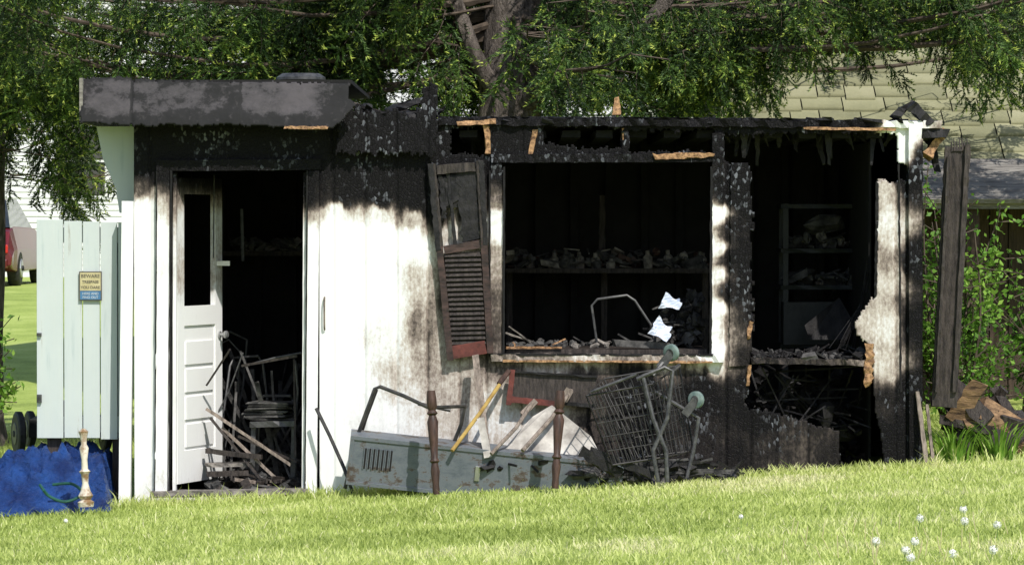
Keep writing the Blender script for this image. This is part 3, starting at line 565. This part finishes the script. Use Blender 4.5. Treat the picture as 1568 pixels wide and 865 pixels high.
sg=empty('warning_sign'); mb=MB(); ys_=y-.015; c=W(138.5,438,ys_); mb.box(c.x-.070,c.x+.070,ys_-.005,ys_+.003,c.z-.09,c.z+.09,1); mb.box(c.x-.063,c.x+.063,ys_-.008,ys_-.0055,c.z-.028,c.z+.083,0); mb.box(c.x-.063,c.x+.063,ys_-.008,ys_-.0055,c.z-.083,c.z-.03,2); mb.build('sign_plate',['signy','signd','signb'],sg)
for txt,dz,sz,mt in (('BEWARE',.052,.030,'signd'),('TRESPASS',.018,.024,'signd'),('YOU DARE',-.016,.024,'signd'),('HERE AND',-.053,.021,'signw'),('FIND OUT',-.076,.021,'signw')):
    cu=bpy.data.curves.new('sign_text','FONT'); cu.body=txt; cu.size=sz; cu.align_x='CENTER'; cu.extrude=.0005; cu.offset=.0003; cu.materials.append(M[mt]); o=bpy.data.objects.new('sign_text',cu); scene.collection.objects.link(o); o.location=(c.x,ys_-.0095,c.z+dz); o.rotation_euler=(math.pi/2,0,0); o.parent=sg
nx,ny=170,90; tx=np.linspace(-4.3,-2.42,nx); ty=np.linspace(-.45,.7,ny); TX,TY=np.meshgrid(tx,ty)
ed=np.clip(np.minimum.reduce([(TX+4.3)/.25,(-2.42-TX)/.10,(TY+.45)/.45,(.7-TY)/.3]),0,1); ed=ed*ed*(3-2*ed)
rid=1-np.abs(fbm(TX*3.4+1.3*TY,TY*3.5,5,4))*3.2; rid2=1-np.abs(fbm(TX*9-3*TY,TY*7,8,3))*3; hh=ed*(.19+.10*np.clip(rid,0,1)+.07*np.clip(rid2,0,1)+.08*fbm(TX*1.6,TY*1.5,15)+.06*np.clip((TX+3.1)/.6,-1,1))+.04*fbm(TX*11,TY*11,25)*ed
idx=np.arange(TX.size).reshape(TX.shape); F=np.stack([idx[:-1,:-1],idx[:-1,1:],idx[1:,1:],idx[1:,:-1]],-1).reshape(-1,4)
o=npmesh('blue_tarp',np.stack([TX+.03*fbm(TX*5,TY*5,35),TY,gh(TX,TY)+.005+hh],-1).reshape(-1,3),F,['tarp'])
mb=MB(); c=W(131,776,-.62)
mb.lathe(c,W(127,656,-.60),[(0,.045),(.06,.05),(.09,.03),(.14,.045),(.2,.03),(.3,.018),(.42,.024),(.45,.035),(.48,.02),(.6,.018),(.75,.028),(.8,.016),(.9,.022),(.96,.03),(1,.01)],0); mb.build('ornate_spindle',['brass'],None,smooth=True)
mb=MB()
for k in range(3): mb.tube([W(60+k*3,742+k*4,-.5-k*.04),W(75,760,-.55),W(100,768,-.55),W(125,756,-.5),W(110,741,-.4),W(80,742,-.38)],.009,0,8,smooth_curve=True)
mb.build('garden_hose',['hose'],None,smooth=True)
mw=empty('lawn_mower'); mb=MB(); y=1.2
c1=W(28,664,y); mb.wheel(c1,.145,.05,0,1,(1,.35,0)); mb.wheel(c1+Vector((.55,.1,0)),.12,.05,0,1,(1,.35,0)); mb.wheel(c1+Vector((.0,.55,0)),.12,.05,0,1,(1,.35,0))
mb.obox(c1+Vector((.28,.3,.03)),(.45,.5,.12),None,0,.06); mb.tube([c1+Vector((.28,.3,.09)),c1+Vector((.28,.3,.2))],.09,1,14)
mb.build('mower_body',['rubber','metal'],mw,smooth=False,bevel=.004)
mb=MB()
for i in range(26):
    x=U(1478,1600); y0_=U(612,690); a=U(-.9,.9); l=U(25,55); dx_=l*math.cos(a); dy_=l*math.sin(a); yy=U(.2,.55)
    mb.bar(W(x-dx_,min(y0_-dy_,698),yy),W(x+dx_*.6,min(y0_+dy_,702),yy-.1),U(.05,.12),U(.02,.06),random.choice([0,0,1]),7,.22)
for (px,py,w,h,r,mi) in ((1515,650,.26,.14,.5,1),(1545,660,.22,.2,.2,0),(1562,685,.2,.2,.1,0),(1510,685,.24,.14,.3,0)):
    mb.obox(W(px,py,.35),(w,.25,h),Euler((U(-.3,.3),r,U(-.4,.4))).to_matrix(),mi,.35)
mb.build('burnt_plank_pile',['charbrown','logbrown'])
# ---------------------------------------------------------------- trees
def sprig(seed,L=.6,spread=.2,dn=.5):
    r=np.random.default_rng(seed); V=[];F=[];vv=[]
    cur=r.uniform(-.2,.2,2)
    def stem(t): return np.array([cur[0]*t*t+.02*np.sin(7*t+seed),cur[1]*t*t,-L*t])
    n=30
    for i in range(n):
        t=(i+.5)/n; b=stem(t); az=r.uniform(0,6.28); out=np.array([np.cos(az),np.sin(az),0]); d=out*.85+np.array([0,0,-dn*r.uniform(.3,1.3)]); d/=np.linalg.norm(d)
        tl=spread*(1-.6*t)*r.uniform(.5,1.3); tv=r.uniform(.1,.5)+.12*(t-.5); m=10
        for j in range(m):
            q=(j+1)/m; p=b+d*tl*q+np.array([0,0,-.06*q*q]); 
            for sd in (-1,1,0):
                e=np.cross(d,r.normal(size=3)); e/=np.linalg.norm(e)+1e-6; nd=d*.8+e*.65*sd if sd else d+e*.3
                nd/=np.linalg.norm(nd); ln=.036*r.uniform(.7,1.2); wv=np.cross(nd,r.normal(size=3)); wv/=np.linalg.norm(wv)+1e-6; k=len(V)
                V+= [p-wv*.0055,p+wv*.0055,p+nd*ln]; F.append((k,k+1,k+2)); x=tv+ (.5 if j>=m-2 and r.random()<.6 else 0); vv+=[x]*3
    k0=len(F)
    for i in range(8):
        a=stem(i/8);b=stem((i+1)/8); k=len(V); w=.005*(1-i/10)
        V+=[a+[w,0,0],a-[w,0,0],b-[w,0,0]]; F.append((k,k+1,k+2)); V+=[a+[0,w,0],b+[0,w,0],b-[0,w,0]]; F.append((k+3,k+4,k+5)); vv+=[0]*6
    mi=[0]*k0+[1]*(len(F)-k0)
    return npmesh('sprig_mesh_%d'%seed,V,F,['needle','twig'],vv,midx=mi,link=False)
SP=[sprig(i,U(.4,.75),U(.17,.26),U(.3,.8)) for i in range(9)]
def place(mesh,p,sc,tree,out=(0,0),tilt=.35):
    o=bpy.data.objects.new('needle_sprig',mesh); scene.collection.objects.link(o); o.parent=tree; o.location=p
    k=U(0,1.0)**1.5*1.15
    R=Euler((U(-tilt,tilt),U(-tilt,tilt),0)).to_matrix()@Matrix.Rotation(U(0,6.28),3,'Z')
    ax=Vector((-out[1],out[0],0)); 
    if ax.length>.1: R=Matrix.Rotation(-k,3,ax)@R
    o.rotation_euler=R.to_euler(); o.scale=(sc,sc,sc*U(.8,1.1))
def topx(p): 
    f=(D+p.y)/D; return CX+p.x/f*S, HY-(p.z-CZ)/f*S
def spruce(x,y,h,r0,limbs,nm,prune=None,extra=()):
    t=empty(nm); mb=MB(); gz=float(gh(x,y))
    mb.tube([(x,y,gz-.1),(x-.03,y,gz+.4),(x,y,gz+2.5),(x+.05,y,h*.5),(x,y,h)],0,0,16,[r0*1.35,r0*1.05,r0,r0*.6,.03],jag=.06,smooth_curve=True)
    for (pts,ra,rb) in extra: mb.tube(pts,0,0,9,list(np.linspace(ra,rb,len(pts))),jag=.05,smooth_curve=True)
    cnt=0
    for (z,az,L,rise,den) in limbs:
        dx,dy=math.cos(az),math.sin(az); pts=[]; w1=U(-.25,.25); w2=U(2,6)
        for k in range(11):
            q=k/10; wob=w1*math.sin(q*w2)+U(-.03,.03); pts.append(Vector((x+dx*L*q-dy*wob,y+dy*L*q+dx*wob,z+rise*L*q-.09*L*math.sin(q*3.0)+ .06*L*q**3+U(-.02,.02))))
        last=0; items=[]
        n=int(L*den)
        for i in range(n):
            q=U(.1,1); f=q*10; k=min(int(f),9); b0=pts[k].lerp(pts[k+1],f-k); 
            sd=U(-1,1)*(.6*(1-.6*q)); p=b0+Vector((-dy*sd,dx*sd,-abs(sd)*.12)); sc=U(.65,1.25)*(1-.2*q)
            if prune and prune(p,sc): continue
            items.append((p,b0,sc,sd)); last=max(last,k+1)
        if prune and len(items)<.42*n: continue
        if last<10 and prune: pts=pts[:max(last+1,2)]
        nn=len(pts); mb.tube(pts,0,1,6,[max(.005,.028*(L/4)*(1-.9*k/(nn-1))) for k in range(nn)],jag=.15)
        for (p,b0,sc,sd) in items:
            if abs(sd)>.12: mb.tube([b0,p],.005,1,4)
            place(random.choice(SP),p,sc,t,(dx,dy)); cnt+=1
    mb.build('trunk_and_limbs',['bark','twig'],t,smooth=True); return cnt
def pr(p,sc):
    px,py=topx(p); bot=py+sc*.55*S*22/(22+p.y)
    if p.y<2.9 or p.z<2.35: return True
    if p.z>4.15 and p.x>1.2: return True
    if px>1050:
        if py<-75: return True
        lim=108 if px>1230 else 108+(1230-px)*.6
        if 1450<px<1550: lim=205
        if 1290<px<1320: lim=150
        return bot>lim
    if 705<px<835 and p.y<5.7: return random.random()<.86
    if 585<px<680 and bot>85 and py<150: return random.random()<.85
    if 940<px<1010 and py<80: return random.random()<.7
    return False
limbs=[]
for i in range(52): limbs.append((U(2.9,4.2),U(0,6.28),U(2.2,5.2),U(-.02,.10),6.0))
for i in range(12): limbs.append((U(3.1,3.9),U(2.85,3.6),U(4.3,6.0),U(-.02,.04),6.5))
for i in range(20): limbs.append((U(3.3,3.9),U(-.5,.4),U(4.2,6.2),U(.0,.06),7))
for i in range(26):
    z=U(4.4,9.5); limbs.append((z,U(0,6.28),4.2*(1-(z-3)/8.5)+.3,U(-.05,.1),4))
ex=[([(0,5.5,2.6),(.35,5.3,2.75),(.75,5.1,2.95),(1.15,4.9,3.35),(1.4,4.8,3.9)],.10,.04),([(.05,5.5,2.5),(-.25,5.4,2.9),(-.5,5.3,3.6)],.08,.05),([(-.1,5.5,2.3),(-.5,5.2,2.45),(-.95,5.0,2.5),(-1.5,4.8,2.7)],.05,.015),([(0,5.5,2.2),(.5,5.1,2.35),(1.0,4.8,2.45),(1.5,4.5,2.42)],.05,.012)]
c1=spruce(-.02,5.6,11,.24,limbs,'spruce_tree',pr,ex)
limbs=[(U(1.9,4.4),U(0,6.28),U(1.2,2.3),U(-.08,.05),8) for i in range(46)]
limbs+=[(z,U(0,6.28),2.2*(1-(z-3)/7)+.2,U(-.05,.05),5) for z in np.linspace(4.4,8.5,20)]
def pr2(p,sc):
    px,py=topx(p); bot=py+sc*.6*S*22/(22+p.y); return p.y<2.8 or bot>(400 if px<120 else 345) or (px<60 and bot>270 and random.random()<.7)
c2=spruce(-4.3,7.4,9.5,.16,limbs,'spruce_tree',pr2)
def shrub(nm,c,rx,ry,rz,n,size,stems=14,mat='leaf',v0=.45):
    t=empty(nm); mb=MB(); g0=float(gh(c[0],c[1])); tips=[]
    for i in range(stems):
        a=U(0,6.28); q=Vector((c[0]+rx*.9*math.cos(a)*U(.2,1),c[1]+ry*math.sin(a)*U(.2,1),c[2]+rz*U(-.2,1)))
        b=Vector((c[0]+U(-.2,.2)*rx,c[1]+U(-.2,.2)*ry,g0)); mid=b.lerp(q,.5)+Vector((U(-.1,.1),U(-.1,.1),.1)); mb.tube([b,mid,q],0,0,5,[.014,.009,.004],smooth_curve=True)
        for k in range(7):
            s=b.lerp(q,U(.25,1)); e=s+Vector((U(-.35,.35),U(-.3,.3),U(-.1,.35))); mb.tube([s,e],.004,0,4); tips.append((s,e))
    tips_a=np.array([[list(s),list(e)] for s,e in tips]); k=rng.integers(0,len(tips),n); u=rng.random(n)[:,None]
    P=tips_a[k,0]*(1-u)+tips_a[k,1]*u+rng.normal(0,.035,(n,3)); P=P[P[:,2]>g0]
    v=np.clip(v0+.25*fbm(P[:,0]*3,P[:,2]*3,12)+rng.normal(0,.15,len(P)),0,1)
    mb.build('stems',['twig'],t); leaves('shrub_leaves',P,size,mat,v,t,.55); return t
shrub('leafy_shrub',(2.95,1.7,1.0),.38,.6,.95,4600,.045,22,v0=.6)
shrub('leafy_shrub',(3.75,3.4,.9),.65,.6,1.0,2200,.05,14,v0=.6)
shrub('leafy_shrub',(-4.15,5.0,.55),.4,.5,.45,1800,.06,12)
def clump(nm,c,n,h):
    V=[];F=[];vv=[]
    for i in range(n):
        a=U(0,6.28); r=U(.02,.16); x,y=c[0]+r*math.cos(a),c[1]+r*math.sin(a)*.6; z=float(gh(x,y)); L=h*U(.7,1.2); wd=.009; px_,py_=-math.sin(a)*wd,math.cos(a)*wd; k=len(V)
        for j in range(5):
            q=j/4; o_=L*.55*q*q; hz=L*(q-.35*q*q*q); w_=1-q*.85; V+=[(x+math.cos(a)*o_-px_*w_,y+math.sin(a)*o_-py_*w_,z+hz),(x+math.cos(a)*o_+px_*w_,y+math.sin(a)*o_+py_*w_,z+hz)]; vv+=[.7+U(0,.35)]*2
        for j in range(4): F.append((k+2*j,k+2*j+1,k+2*j+3,k+2*j+2))
    npmesh(nm,V,F,['leaf'],vv)
for q in ((2.72,.1),(2.85,.35),(3.0,.1),(2.95,.6)): clump('daylily_clump',q,60,.34)
n=12000; px_=rng.uniform(-34,34,n); py_=rng.uniform(54,64,n); top=9+3*fbm(px_*.25,px_*0,66); pz_=rng.uniform(0,1,n)*top+.5
leaves('distant_trees',np.stack([px_,py_,pz_],-1),.8,'far',np.clip(.5+.4*fbm(px_*.5,pz_*.5,67)+rng.normal(0,.12,n),0,1))
n=8000; px_=rng.uniform(-1,14,n); py_=rng.uniform(17,20,n); top=5.5+1.2*fbm(px_*.5,px_*0,68); pz_=rng.uniform(0,1,n)*top+.1
leaves('background_hedge',np.stack([px_,py_,pz_],-1),.3,'far',np.clip(.65+.4*fbm(px_*.9,pz_*.9,69)+rng.normal(0,.12,n),0,1))
# ---------------------------------------------------------------- buildings behind
def lapwall(mb,x0,x1,y,z0,z1,mi=0,e=.115):
    z=z0
    while z<z1: mb.add([(x0,y-.018,z),(x1,y-.018,z),(x1,y,z+e),(x0,y,z+e),(x0,y,z),(x1,y,z)],[(0,1,2,3),(4,5,1,0)],mi); z+=e
def house(nm,x0,x1,y,z0,z1,dep,wins):
    h=empty(nm); mb=MB(); lapwall(mb,x0,x1,y,z0,z1); mb.box(x0,x1,y+.01,y+dep,z0-.3,z1,0); mb.build('siding_walls',['siding'],h)
    mb=MB(); 
    for (a,b) in wins: mb.box(a,a+.9,y-.05,y-.03,b,b+1.3,1); mb.box(a-.08,a+.98,y-.045,y-.02,b-.08,b+1.38,0); mb.box(a,a+.9,y-.055,y-.051,b+.63,b+.67,0)
    mb.build('windows',['siding','glass'],h)
    mb=MB(); xm=(x0+x1)/2; ym=y+dep/2
    mb.add([(x0-.3,y-.3,z1),(x1+.3,y-.3,z1),(x1+.3,ym,z1+dep*.35),(x0-.3,ym,z1+dep*.35),(x0-.3,y+dep+.3,z1),(x1+.3,y+dep+.3,z1)],[(0,1,2,3),(3,2,5,4),(0,3,4),(1,5,2)],0); mb.build('roof',['greywood'],h)
house('white_house',-3.6,1.2,13.5,0.0,5.2,6,[(-2.6,1.1),(-.6,1.1),(-2.6,3.6)])
house('white_house',-17,-5.2,46,.66,6.2,8,[(-15,2.2),(-8.6,2.2)])
gr=empty('shingled_garage'); X0,X1=1.72,7.5; Y0=7.0; ze=W(0,252,Y0).z; sl=math.radians(33); rows=14; ex=.205; V=[];F=[];vv=[]
for r in range(rows):
    s0=r*ex; x=X0+U(-.1,0)
    while x<X1:
        w_=.27+U(-.05,.08); drop=random.choice([0,0,.03,.055]); k=len(V); g_=.010
        def pt(xq,s,l): return (xq,Y0+s*math.cos(sl)-l*math.sin(sl),ze+s*math.sin(sl)+l*math.cos(sl))
        a=s0-drop; b=s0+ex+.03; xa,xb=max(x+g_,X0),min(x+w_,X1); l0=.040+U(-.004,.006)
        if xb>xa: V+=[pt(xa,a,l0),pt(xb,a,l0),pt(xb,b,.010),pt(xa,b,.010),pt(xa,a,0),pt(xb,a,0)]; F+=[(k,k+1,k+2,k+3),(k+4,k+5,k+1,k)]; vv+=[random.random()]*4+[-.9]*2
        x+=w_
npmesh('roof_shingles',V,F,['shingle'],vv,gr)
mb=MB(); rl=rows*ex; ry,rz=Y0+rl*math.cos(sl),ze+rl*math.sin(sl)
mb.add([(X0,Y0,ze-.01),(X1,Y0,ze-.01),(X1,ry,rz-.01),(X0,ry,rz-.01),(X1,2*ry-Y0,ze),(X0,2*ry-Y0,ze)],[(0,1,2,3),(3,2,4,5),(0,3,5),(1,4,2)],3)
mb.box(X0+.1,X1-.1,Y0+.15,2*ry-Y0-.1,0,ze-.02,1)
zl=W(0,312,6.0).z
for i in range(6):
    s=i/6; mb.bar((X0+.5,6.0+s*.95,zl+.05+s*.32),(X1,6.0+s*.95,zl+.05+s*.32),.035,.19,2,20,.04,ref=(0,.94,.33))
mb.box(X0+.45,X1,5.98,6.04,zl-.04,zl+.03,2)
for x in (2.5,3.55,4.9): mb.box(x,x+.1,6.05,6.13,0,zl-.041,1)
x=X0+.6
while x<X1: mb.box(x,x+.14,6.7,6.72,0,zl-.02,1); x+=.15
mb.build('garage_structure',['darkwall','darkwall','greywood','roofgap'],gr)
# ---------------------------------------------------------------- red car in the distance
car=empty('parked_car'); mb=MB(); gx=-8.95; gy=36.0; gz=float(gh(gx,gy+2))-.02
secs=[(0,.35,.62,.86,.0),(.25,.28,.9,.86,.0),(.5,.25,.96,.88,.0),(1.0,.25,.98,.88,.0),(3.2,.25,.95,.88,0),(4.2,.28,.82,.84,0),(4.5,.35,.65,.78,0)]
vs=[];fs=[]
for (yy,zb_,zt,hw,_) in secs: vs+=[(gx-hw,gy+yy,gz+zb_),(gx-hw*1.02,gy+yy,gz+(zb_+zt)/2),(gx-hw*.93,gy+yy,gz+zt),(gx+hw*.93,gy+yy,gz+zt),(gx+hw*1.02,gy+yy,gz+(zb_+zt)/2),(gx+hw,gy+yy,gz+zb_)]
for i in range(len(secs)-1):
    for a in range(6): b=(a+1)%6; fs.append((i*6+a,i*6+b,i*6+6+b,i*6+6+a))
fs+=[(5,4,3,2,1,0),tuple(range(36,42))]; mb.add(vs,fs,0)
cs=[(.45,.97,.78),(1.15,1.42,.62),(2.4,1.44,.62),(3.3,.95,.76)]; vs=[]
for (yy,zt,hw) in cs: vs+=[(gx-hw,gy+yy,gz+zt),(gx+hw,gy+yy,gz+zt)]
vs+=[(gx-.8,gy+.45,gz+.9),(gx+.8,gy+.45,gz+.9),(gx+.8,gy+3.3,gz+.9),(gx-.8,gy+3.3,gz+.9)]
mb.add(vs,[(0,1,3,2)],1); mb.add(vs,[(2,3,5,4)],0); mb.add(vs,[(4,5,7,6)],1); mb.add(vs,[(0,2,4,6,11,8),(1,9,10,7,5,3)],1)
for sx in (-1,1):
    for yy in (.9,3.6): mb.wheel((gx+sx*.8,gy+yy,gz+.3),.31,.2,2,3,(1,0,0))
    mb.obox((gx+sx*.66,gy+.02,gz+.62),(.3,.1,.14),None,4)
mb.obox((gx,gy-.02,gz+.38),(1.6,.1,.14),None,0,.02); mb.obox((gx+.45,gy-.01,gz+.58),(.36,.06,.16),None,5)
mb.build('car_body',['carred','glass','rubber','chrome','lightred','plate'],car,bevel=.02)
# ---------------------------------------------------------------- dandelions
def onlawn(px,py):
    d=18.0
    for _ in range(12):
        f=d/D; x=(px-CX)/S*f; z=float(gh(x,d-D)); d=(CZ-z)*D*S/(py-HY)
    return (px-CX)/S*d/D,d-D
dn=empty('dandelion_clocks'); mb=MB()
for (px,py) in ((1410,795),(1342,832),(1402,832),(1528,806),(1476,781),(1522,846),(1478,800),(1388,846),(1395,858),(1460,852),(100,796),(1135,792)):
    x,y=onlawn(px,py+22); z=float(gh(x,y)); h=.075; c=Vector((x,y,z+h)); mb.tube([(x+U(-.02,.02),y,z),c],.002,1,5); mb.lump(c,.008,0)
    R=.021 if px>1200 else .012
    for i in range(110):
        v=Vector((random.gauss(0,1),random.gauss(0,1),random.gauss(0,1))).normalized(); e=c+v*R*U(.85,1.05); u=v.orthogonal().normalized()*.0035; w_=v.cross(u); mb.add([e-u,e+w_,e+u,e-w_],[(0,1,2,3)],0); mb.add([c,c+u*.2,e],[(0,1,2)],0)
mb.build('seed_heads',['fluff','stem'],dn)
mb=MB()
for i in range(40):
    x,y=onlawn(U(1180,1560),U(815,870)); z=float(gh(x,y)); mb.tube([(x,y,z),(x+U(-.03,.03),y,z+U(.05,.12))],.002,0,4)
mb.build('weed_stalks',['straw'],None)
# ---------------------------------------------------------------- camera, light, world
cam=bpy.data.cameras.new('camera'); co=bpy.data.objects.new('camera',cam); scene.collection.objects.link(co); scene.camera=co
co.location=(0,-D,CZ); aim=Vector((0,0,CZ+(HY-432.5)/S)); co.rotation_euler=(aim-co.location).to_track_quat('-Z','Y').to_euler(); cam.lens=36*D/(1568/S); cam.sensor_width=36; cam.clip_end=2000; cam.clip_start=.5
el=math.radians(48); az=math.radians(24)
sv=Vector((math.cos(el)*math.sin(az),-math.cos(el)*math.cos(az),math.sin(el)))
sun=bpy.data.lights.new('sun','SUN'); sun.energy=4.8; sun.angle=math.radians(.6); sun.color=(1,.96,.90); so=bpy.data.objects.new('sun',sun); scene.collection.objects.link(so); so.rotation_euler=sv.to_track_quat('Z','Y').to_euler(); so.location=(5,-8,12)
w=bpy.data.worlds.new('World'); scene.world=w; w.use_nodes=True; nt=w.node_tree; sk=nt.nodes.new('ShaderNodeTexSky'); sk.sky_type='NISHITA'; sk.sun_disc=False; sk.sun_elevation=el; sk.sun_rotation=math.pi-az; nt.links.new(sk.outputs[0],nt.nodes['Background'].inputs[0]); nt.nodes['Background'].inputs[1].default_value=.15
scene.view_settings.view_transform='Standard'; scene.view_settings.look='None'; scene.view_settings.exposure=0
print('sprigs',c1,c2)
